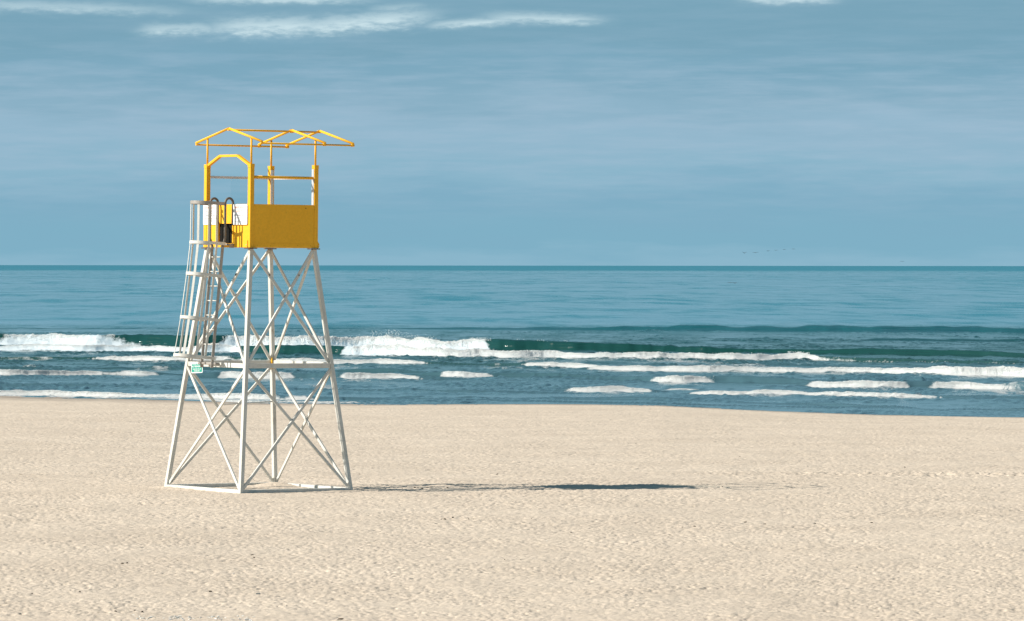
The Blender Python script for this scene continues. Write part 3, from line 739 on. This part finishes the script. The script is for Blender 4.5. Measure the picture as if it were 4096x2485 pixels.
cage = empty('safety_cage', (0, 0, 0), 0, tower)
ZH = [5.985, 5.15, 4.465, 3.546, 2.747]
ARM = [0.34, 0.35, 0.37, 0.42, 0.50]
RC = 0.295
def hoop_pt(i, q):
    """q in -1..1 : near arm end .. bend .. far arm end ; returns point, outward normal"""
    z, arm = ZH[i], ARM[i]
    u0 = lu(z); L = 2 * arm + math.pi * RC; s = (q + 1) / 2 * L
    if s < arm: du, v, n = -s, -RC, (0, -1)
    elif s < arm + math.pi * RC:
        a = (s - arm) / RC
        du, v, n = -arm - RC * math.sin(a), -RC * math.cos(a), (-math.sin(a), -math.cos(a))
    else: du, v, n = -(L - s), RC, (0, 1)
    tilt = SL if z < 5.1 else 0.05
    return Vector((u0 + du, LV + v, z - du * tilt)), Vector((n[0], n[1], 0))
for i in range(5):
    bm = bmesh.new()
    qs = [-1 + 2 * k / 48 for k in range(49)]
    pn = [hoop_pt(i, q) for q in qs]
    p0 = pn[0][0]; pe = pn[-1][0]
    pts = [Vector((p0.x + .01, LV - .205, p0.z))] + [p for p, n in pn] + [Vector((pe.x + .01, LV + .205, pe.z))]
    nn = [Vector((1, 0, 0))] + [n for p, n in pn] + [Vector((1, 0, 0))]
    nn[0] = Vector((1, -.2, 0)); nn[-1] = Vector((1, .2, 0))
    pts[0] = Vector((p0.x, LV - .30, p0.z)); pts = pts[1:-1]; nn = nn[1:-1]
    add_strip(bm, pts, nn, 0.064 if i else 0.068, 0.008, (SL, 0, 1))
    # the hoop's ends turn in to the ladder rails
    for e, s in ((p0, -1), (pe, 1)):
        add_bar(bm, (e.x + .002, LV + s * .296, e.z), (e.x + .002, LV + s * .207, e.z), 0.008, 0.06, up=(0, 0, 1), bevel=0)
    obj('hoop', bm, M_WHITE if i else M_STEEL, cage)
for q in (-0.74, -0.50, -0.20, 0.13, 0.46):
    bm = bmesh.new()
    pts, nn = [], []
    for i in range(5):
        p, n = hoop_pt(i, q)
        zo = 0.03 if i == 0 else (-0.03 if i == 4 else 0)
        pts.append(p - n * 0.0085 + Vector((0, 0, zo * .9))); nn.append(n)
    for k in range(4):
        n = nn[k]; side = Vector((-n.y, n.x, 0))
        d_ = (pts[k + 1] - pts[k]).normalized()
        add_bar(bm, pts[k], pts[k + 1], 0.052, 0.008, up=n, bevel=0)
    obj('bar', bm, M_WHITE, cage)

# ------------------------------------------------------------------ signs on the entry side
def text_mesh(body, size, mat, M, name, parent, bold=0.0, ext=0.0006):
    cu = bpy.data.curves.new(name, 'FONT'); cu.body = body; cu.size = size; cu.align_x = 'CENTER'; cu.align_y = 'CENTER'
    cu.extrude = ext; cu.offset = bold; cu.resolution_u = 3
    o = bpy.data.objects.new(name, cu); COL.objects.link(o)
    dg = bpy.context.evaluated_depsgraph_get()
    me = bpy.data.meshes.new_from_object(o.evaluated_get(dg))
    bpy.data.objects.remove(o)
    me.name = name; me.materials.clear(); me.materials.append(mat)
    return me
ROT = Matrix(((0, 0, -1, 0), (-1, 0, 0, 0), (0, 1, 0, 0), (0, 0, 0, 1)))   # text x -> -y, y -> +z, normal -> -x
def rounded_plate(bm, w, h, t, r):
    """plate in the local y-z plane, front at x = -t"""
    ring = []
    for cy, cz, a0 in ((w / 2 - r, h / 2 - r, 0), (-w / 2 + r, h / 2 - r, 90), (-w / 2 + r, -h / 2 + r, 180), (w / 2 - r, -h / 2 + r, 270)):
        for k in range(6):
            a = math.radians(a0 + 18 * k); ring.append((cy + r * math.cos(a), cz + r * math.sin(a)))
    A = [bm.verts.new((0, y, z)) for y, z in ring]; B = [bm.verts.new((-t, y, z)) for y, z in ring]
    bm.faces.new(A); bm.faces.new(B[::-1])
    n = len(ring)
    for k in range(n): bm.faces.new((A[k], A[(k + 1) % n], B[(k + 1) % n], B[k]))
def make_sign(name, label, local, w, h, mat, lines, tilt=0.0, border=None, r=0.03):
    Mw = TM @ Matrix.Translation(local) @ Matrix.Rotation(tilt, 4, 'X')
    root = empty(name); root.matrix_world = Mw
    tag(root, label, 'sign')
    bm = bmesh.new()
    if border:
        rounded_plate(bm, w, h, 0.003, r); obj('border', bm, border, root)
        bm = bmesh.new(); rounded_plate(bm, w - .035, h - .035, 0.0045, r * .7)
    else:
        rounded_plate(bm, w, h, 0.004, r)
    obj('board', bm, mat, root)
    by = {}
    for body, z, size, m, wd in lines:
        me = text_mesh(body, size, m, None, 'lettering', root, bold=0.0008)
        me.transform(ROT); 
        xs = [v.co.y for v in me.vertices]; ww = max(xs) - min(xs)
        sy = wd / ww if wd else 1
        me.transform(Matrix.Translation((-0.0056, 0, z)) @ Matrix.Diagonal((1, sy, 1, 1)))
        o = bpy.data.objects.new('lettering', me); link(o, root)
    return root
XS = -O - 0.004
make_sign('emergency_sign', 'white emergency telephone sign on the yellow panel right of the doorway', Vector((XS - .012, -0.518, 5.765)), 0.545, 0.425, M_SIGN, [
    ('EMERGENCY', .148, .072, M_RED_INK, .43), ('DIAL 911', .072, .072, M_RED_INK, .30),
    ('NON-EMERGENCY', -.018, .055, M_GREY_INK, .45), ('503-738-6311', -.072, .050, M_GREY_INK, .30),
    ('Report Water Incidents to', -.142, .026, M_GREY_INK, .36), ('Seaside Fire & Rescue', -.176, .026, M_GREY_INK, .29)])
make_sign('warning_sign', 'white warning sign on the yellow panel behind the ladder cage', Vector((XS, 0.612, 5.765)), 0.53, 0.425, M_SIGN, [
    ('WARNING', .140, .080, M_RED_INK, .40), ('NEAR HAZARDOUS', .070, .045, M_GREY_INK, .38), ('SURF', .028, .045, M_GREY_INK, .18),
    ('CURRENTS POSSIBLE', -.020, .045, M_GREY_INK, .40), ('LIFEGUARDS MAY NOT', -.088, .040, M_GREY_INK, .46), ('BE ON DUTY', -.135, .036, M_GREY_INK, .26)])
hz = half(2.60)
make_sign('no_trespassing_sign', 'small green no trespassing sign on the beam under the ladder cage', Vector((-hz - .055, 0.655, 2.535)), 0.425, 0.225, M_GREEN, [
    ('DANGER KEEP OFF', .078, .034, M_WHITE_INK, .34), ('NO TRESPASSING', .025, .050, M_WHITE_INK, .37),
    ('VIOLATORS WILL BE', -.030, .032, M_WHITE_INK, .31), ('PROSECUTED', -.070, .034, M_WHITE_INK, .20)], tilt=math.radians(-2.5), border=M_WHITE_INK, r=0.03)

# ------------------------------------------------------------------ birds far out over the sea
def make_bird(X, Y, span_px, up, dist, yaw, label, droop=0.0, group='birds flying in a line above the horizon'):
    span = span_px * dist / FPX
    p = Vector((float(tanx(X)) * dist, dist, CAMZ + float(hor(X) - Y) / FPX * dist))
    root = empty('bird', p, yaw); tag(root, label, 'bird', group)
    bm = bmesh.new(); bmesh.ops.create_uvsphere(bm, u_segments=10, v_segments=8, radius=0.5)
    L, W = span * 0.36, span * 0.11
    for v in bm.verts:
        y = v.co.y; k = 1.0 - 0.55 * max(0, -y * 2) - 0.25 * max(0, y * 2)
        v.co = Vector((v.co.x * W * k, y * L, v.co.z * W * k + (0.02 * span if y > .3 else 0)))
    obj('body', bm, M_BIRD, root, True)
    for s in (-1, 1):
        bm = bmesh.new()
        # wing: root, elbow, tip, with thickness
        ps = [(0.03, .09, -.09, 0.0), (0.24, .10, -.05, 0.55), (0.50, 0.0, -.05, 1.0)]
        top, bot = [], []
        for (q, fr, bk, k) in ps:
            zz = span * 0.5 * (up * min(k, .75) - droop * max(0, k - .55))
            th = 0.014 * span * (1 - .6 * k) + .01
            top.append([bm.verts.new((s * q * span, fr * span, zz + th)), bm.verts.new((s * q * span, bk * span, zz + th * .6))])
            bot.append([bm.verts.new((s * q * span, fr * span, zz - th)), bm.verts.new((s * q * span, bk * span, zz - th * .6))])
        for k in range(2):
            bm.faces.new((top[k][0], top[k + 1][0], top[k + 1][1], top[k][1])); bm.faces.new((bot[k][0], bot[k][1], bot[k + 1][1], bot[k + 1][0]))
            bm.faces.new((top[k][0], bot[k][0], bot[k + 1][0], top[k + 1][0])); bm.faces.new((top[k][1], top[k + 1][1], bot[k + 1][1], bot[k][1]))
        bm.faces.new((top[0][0], top[0][1], bot[0][1], bot[0][0])); bm.faces.new((top[2][0], bot[2][0], bot[2][1], top[2][1]))
        obj('wing', bm, M_BIRD, root)
    return root
make_bird(2978, 1013, 20, 0.62, 1100, 0.25, 'leftmost distant bird with both wings raised in a steep V')
make_bird(3022, 1011, 25, 0.16, 1100, 0.1, 'distant bird with the widest, nearly level wings, second from the left')
make_bird(3072, 1004.5, 17, 0.22, 1115, 0.5, 'distant bird third from the left in the line over the sea')
make_bird(3104, 1001.5, 16, 0.10, 1120, 0.3, 'distant bird fourth from the left, wings held flat', .1)
make_bird(3137, 998.5, 15, 0.12, 1130, 0.5, 'distant bird fifth from the left, next to the highest bird', .0)
make_bird(3174, 996.5, 15, 0.30, 1140, 0.2, 'highest and rightmost bird of the line, wing tips bent down', .9)
make_bird(3608, 1046, 18, 0.12, 1400, 0.1, 'lone bird skimming just above the horizon right of the line', .5, None)

make_bird(2921, 1131, 22, 0.10, 660, 0.2, 'left one of two brownish birds gliding low in front of the far sea', .2, 'pair of birds low over the water')
make_bird(2940, 1133, 20, 0.35, 660, 0.6, 'right one of two brownish birds low over the sea, wing raised', .0, 'pair of birds low over the water')

# ------------------------------------------------------------------ bits lying on the sand
def scrap_mesh(name, mat, seed, flat=0.4):
    bm = bmesh.new(); bmesh.ops.create_icosphere(bm, subdivisions=2, radius=1.0)
    r = random.Random(seed)
    k = [r.uniform(1.5, 4) for _ in range(6)]
    for v in bm.verts:
        c = v.co.copy()
        q = 1 + .35 * math.sin(k[0] * c.x + k[1] * c.y) + .25 * math.sin(k[2] * c.y * 2 + k[3] * c.z) + .15 * math.sin(k[4] * 3 * c.x)
        v.co = Vector((c.x * q * 1.3, c.y * q * .8, c.z * q * flat))
    me = bpy.data.meshes.new(name); bm.to_mesh(me); bm.free(); me.materials.append(mat)
    return me
def sand_z(x, y):
    z, _ = sand_height(np.array([[x]]), np.array([[y]])); return float(z[0, 0])
weeds = [scrap_mesh('seaweed_scrap', M_WEED, k, .55) for k in range(4)]
shells = [scrap_mesh('shell_bit', M_SHELL, 20 + k, .5) for k in range(3)]
def drop(X, Y, me, size, name, label, cat, group):
    p = ground(X, Y)
    o = bpy.data.objects.new(name, me); link(o)
    o.location = (p.x, p.y, sand_z(p.x, p.y) + size * .2); o.rotation_euler = (random.uniform(-.2, .2), random.uniform(-.2, .2), random.uniform(0, 6.28))
    o.scale = (size * random.uniform(.8, 1.3), size * random.uniform(.7, 1.1), size)
    tag(o, label, cat, group); return o
wl = 'small dark scrap of dried seaweed lying on the dry sand'
spots = [(1867, 1968), (1930, 1975), (1673, 1950), (1712, 1951), (1745, 1950), (1790, 1951), (1660, 1951), (1690, 1953), (1725, 1949), (1610, 1953), (1780, 2074), (1812, 2071), (1875, 2076), (1894, 2075), (2127, 2076), (1766, 2074), (1842, 2076), (2084, 2242), (2285, 2128), (758, 1762), (3600, 1887), (3640, 1893), (3820, 1895), (4060, 1893), (3270, 1890), (2980, 2090), (3060, 2097), (3072, 2116), (3260, 2094), (3490, 2094), (2730, 2112), (2780, 2108), (2960, 1797), (3620, 1850), (2890, 1950), (1360, 2477), (905, 2376), (845, 2369), (1010, 2219), (1018, 2234), (1022, 2265), (489, 2254), (510, 2252), (130, 2377), (465, 2449), (540, 2446), (570, 2451), (710, 2242), (320, 2370), (2020, 2242), (2515, 1727), (2545, 1727), (2650, 1728), (1440, 1890), (1990, 1890), (3700, 1840)]
for i, (X, Y) in enumerate(spots):
    drop(X, Y, weeds[i % 4], random.uniform(.010, .022) * (1.15 if i in (0, 1, 35) else 1), 'seaweed_scrap', wl, 'seaweed', 'dark scraps scattered on the sand')
rs = random.Random(5)
for i in range(64):
    X = rs.choice([rs.gauss(590, 45), rs.gauss(690, 40), rs.gauss(780, 45), rs.gauss(880, 35), rs.gauss(975, 20)])
    Y = rs.gauss(2474, 4.5)
    drop(X, Y, shells[i % 3], rs.uniform(.009, .021), 'shell_bit', 'bleached white shell bit in the pale streak along the front edge of the sand', 'shell', 'white shell bits near the bottom edge')
drop(1033, 2377, shells[0], .032, 'shell_piece', 'single larger white shell piece lying apart in the near sand', 'shell', None)
for X, Y in ((1996, 2143), (2190, 2165), (935, 2292), (3190, 2120)):
    drop(X, Y, shells[1], .012, 'shell_bit', 'tiny white shell fragment lying alone on the open sand', 'shell', 'lone white shell fragments')
# crumpled drink cup by the left leg of the tower
p = ground(770, 1952)
cup = empty('litter_cup', (p.x, p.y, sand_z(p.x, p.y)), 0.4); tag(cup, 'tiny red and white paper cup lying on the sand inside the tower base', 'litter')
bm = bmesh.new(); add_tube(bm, [(0, 0, .018), (.06, 0, .02)], 0.02, 12); obj('cup_body', bm, M_SHELL, cup)
bm = bmesh.new(); add_tube(bm, [(.06, 0, .02), (.072, 0, .03), (.075, 0, .06)], 0.014, 10); obj('cup_lid', bm, M_LITTER, cup)

# ------------------------------------------------------------------ sky, sun, camera
SUN_EL = math.radians(35.7); SUN_AZ = math.radians(-86.0)   # azimuth from +y towards +x ; the sun stands to the left
world = bpy.data.worlds.new('World'); scene.world = world; world.use_nodes = True
nt = world.node_tree; N, Lk = nt.nodes, nt.links
bg = N['Background']
sky = N.new('ShaderNodeTexSky'); sky.sky_type = 'NISHITA'; sky.sun_disc = False
sky.sun_elevation = SUN_EL; sky.sun_rotation = SUN_AZ; sky.altitude = 0; sky.air_density = 1.0; sky.dust_density = 0.6; sky.ozone_density = 2.0
tc = N.new('ShaderNodeTexCoord')
sep = N.new('ShaderNodeSeparateXYZ'); Lk.new(tc.outputs['Generated'], sep.inputs[0])
def mth(op, a, b=None, c=None):
    n = N.new('ShaderNodeMath'); n.operation = op
    for i, v in enumerate((a, b, c)):
        if v is None: continue
        if isinstance(v, (int, float)): n.inputs[i].default_value = v
        else: Lk.new(v, n.inputs[i])
    return n.outputs[0]
az = mth('ARCTAN2', sep.outputs['X'], sep.outputs['Y'])
el = mth('ARCSINE', sep.outputs['Z'])
cmb = N.new('ShaderNodeCombineXYZ'); Lk.new(mth('MULTIPLY', az, 28.0), cmb.inputs[0]); Lk.new(mth('MULTIPLY', el, 190.0), cmb.inputs[1])
n_a = noise_node(N, Lk, cmb.outputs[0], 1.0, 6, 0.55)
cmb2 = N.new('ShaderNodeCombineXYZ'); Lk.new(mth('MULTIPLY', az, 50.0), cmb2.inputs[0]); Lk.new(mth('MULTIPLY', el, 460.0), cmb2.inputs[1])
n_b = noise_node(N, Lk, cmb2.outputs[0], 1.0, 6, 0.6)
# veils of stratus: a slow change of tone with height, wobbled by noise
ew = mth('ADD', el, mth('MULTIPLY', mth('SUBTRACT', n_a.outputs['Fac'], 0.5), 0.018))
fac = mth('DIVIDE', ew, 0.045)
def lin(c): return tuple((v / 255 / 12.92 if v / 255 <= .04045 else ((v / 255 + .055) / 1.055) ** 2.4) for v in c)
EXPO = 0.76
GAIN = 2 ** (-EXPO)
def sk(c, g=1.0): return tuple(v * GAIN * g for v in lin(c))
veil = ramp(N, Lk, fac, [(0.0, sk((139, 182, 203))), (0.09, sk((128, 176, 198))), (0.28, sk((129, 174, 197))), (0.42, sk((141, 182, 203))), (0.58, sk((149, 184, 205))), (0.72, sk((138, 176, 197))), (0.86, sk((126, 169, 191))), (1.0, sk((122, 165, 186)))])
# soft lavender streaks
st = ramp(N, Lk, n_b.outputs['Fac'], [(0.42, (0, 0, 0)), (0.72, (1, 1, 1))])
mid = ramp(N, Lk, mth('DIVIDE', el, 0.045), [(0.15, (0, 0, 0)), (0.45, (1, 1, 1)), (0.8, (1, 1, 1)), (1.0, (.3, .3, .3))])
mS = N.new('ShaderNodeMix'); mS.data_type = 'RGBA'
Lk.new(mth('MULTIPLY', mth('MULTIPLY', st.outputs['Color'], mid.outputs['Color']), 0.55), mS.inputs['Factor'])
Lk.new(veil.outputs['Color'], mS.inputs['A']); mS.inputs['B'].default_value = (*sk((164, 191, 211)), 1)
# sunlit cloud edges high in the frame: (azimuth, elevation, half width, half height, slope, strength)
cl = None
def px_cloud(X0, X1, Y, hy, slope, s):
    a0 = (0.5 * (X0 + X1) - PPX) / FPX; w = 0.5 * (X1 - X0) / FPX
    return (a0, (HOR - Y) / FPX, w, hy / FPX, slope, s)
cmb3 = N.new('ShaderNodeCombineXYZ'); Lk.new(mth('MULTIPLY', az, 260.0), cmb3.inputs[0]); Lk.new(mth('MULTIPLY', el, 900.0), cmb3.inputs[1])
n_c = noise_node(N, Lk, cmb3.outputs[0], 1.0, 7, 0.62)
for (a0, e0, w, hh, slp, s) in (px_cloud(560, 860, 118, 22, .03, .75), px_cloud(850, 1330, 108, 34, .02, 1.0), px_cloud(1150, 1720, 92, 32, .10, 1.0), px_cloud(1720, 2080, 92, 16, .06, .9), px_cloud(1950, 2400, 76, 20, -.03, .8),
                                px_cloud(-300, 700, 30, 22, -.03, .55), px_cloud(800, 1450, 2, 14, 0, .8), px_cloud(1480, 1700, 30, 14, .05, .4), px_cloud(2980, 3330, 2, 16, 0, .9), px_cloud(-2500, -900, 60, 40, .02, .8), px_cloud(4600, 6200, 40, 40, .02, .9)):
    da = mth('SUBTRACT', az, a0)
    x = mth('DIVIDE', da, w)
    y = mth('DIVIDE', mth('SUBTRACT', mth('SUBTRACT', el, e0), mth('MULTIPLY', da, slp)), hh)
    y = mth('ADD', y, mth('MULTIPLY', mth('SUBTRACT', n_c.outputs['Fac'], 0.5), 2.3))
    q = mth('ADD', mth('MULTIPLY', mth('MULTIPLY', x, x), mth('MULTIPLY', x, x)), mth('MULTIPLY', y, y))
    g = mth('MULTIPLY', mth('EXPONENT', mth('MULTIPLY', q, -1.05)), s)
    cl = g if cl is None else mth('MAXIMUM', cl, g)
cl = mth('MULTIPLY', cl, mth('ADD', mth('MULTIPLY', n_c.outputs['Fac'], 1.5), 0.15))
clc = N.new('ShaderNodeClamp'); Lk.new(cl, clc.inputs['Value'])
mC = N.new('ShaderNodeMix'); mC.data_type = 'RGBA'
Lk.new(clc.outputs[0], mC.inputs['Factor']); Lk.new(mS.outputs['Result'], mC.inputs['A']); mC.inputs['B'].default_value = (*sk((200, 224, 232)), 1)
# the clear blue of the physical sky above the stratus
nis = N.new('ShaderNodeMix'); nis.data_type = 'RGBA'; nis.blend_type = 'MULTIPLY'; nis.inputs['Factor'].default_value = 1.0
Lk.new(sky.outputs[0], nis.inputs['A']); nis.inputs['B'].default_value = (0.055 * .70, 0.055 * 1.0, 0.055 * .90, 1)
up = ramp(N, Lk, el, [(0.05, (0, 0, 0)), (0.22, (1, 1, 1))])
mU = N.new('ShaderNodeMix'); mU.data_type = 'RGBA'
Lk.new(up.outputs['Color'], mU.inputs['Factor']); Lk.new(mC.outputs['Result'], mU.inputs['A']); Lk.new(nis.outputs['Result'], mU.inputs['B'])
Lk.new(mU.outputs['Result'], bg.inputs['Color']); bg.inputs['Strength'].default_value = 1.0

sl = bpy.data.lights.new('sun', 'SUN'); sl.energy = 4.3; sl.angle = math.radians(0.53); sl.color = (1.0, 0.94, 0.85)
so = bpy.data.objects.new('sun', sl); link(so)
dirv = Vector((math.sin(SUN_AZ) * math.cos(SUN_EL), math.cos(SUN_AZ) * math.cos(SUN_EL), math.sin(SUN_EL)))
dirv = Vector((-math.cos(SUN_EL) * math.cos(math.radians(6.5)), -math.cos(SUN_EL) * math.sin(math.radians(6.5)), math.sin(SUN_EL)))
so.rotation_euler = dirv.to_track_quat('Z', 'Y').to_euler()
sky.sun_rotation = math.atan2(dirv.x, dirv.y)

cam = bpy.data.cameras.new('camera'); co = bpy.data.objects.new('camera', cam); link(co)
cam.sensor_width = 36.0; cam.lens = 36.0 * FPX / 4096
cam.shift_x = (2048 - PPX) / 4096; cam.shift_y = -(1242.5 - HOR) / 4096
cam.clip_start = 1.0; cam.clip_end = 200000
co.location = (0, 0, CAMZ)
co.rotation_euler = (math.pi / 2, math.radians(0.0), 0)
# the horizon dips very slightly to the right
co.rotation_euler = (Matrix.Rotation(math.radians(-0.056), 3, 'Y').to_4x4() @ Matrix.Rotation(math.pi / 2, 4, 'X')).to_euler()
scene.camera = co

scene.view_settings.view_transform = 'Standard'; scene.view_settings.look = 'None'
scene.view_settings.exposure = EXPO; scene.view_settings.gamma = 1.0
scene.render.engine = 'CYCLES'
scene.cycles.use_denoising = True
scene.cycles.denoiser = 'OPENIMAGEDENOISE'
scene.cycles.denoising_input_passes = 'RGB_ALBEDO_NORMAL'
scene.cycles.denoising_prefilter = 'ACCURATE'
scene.cycles.max_bounces = 8
scene.cycles.sample_clamp_indirect = 6
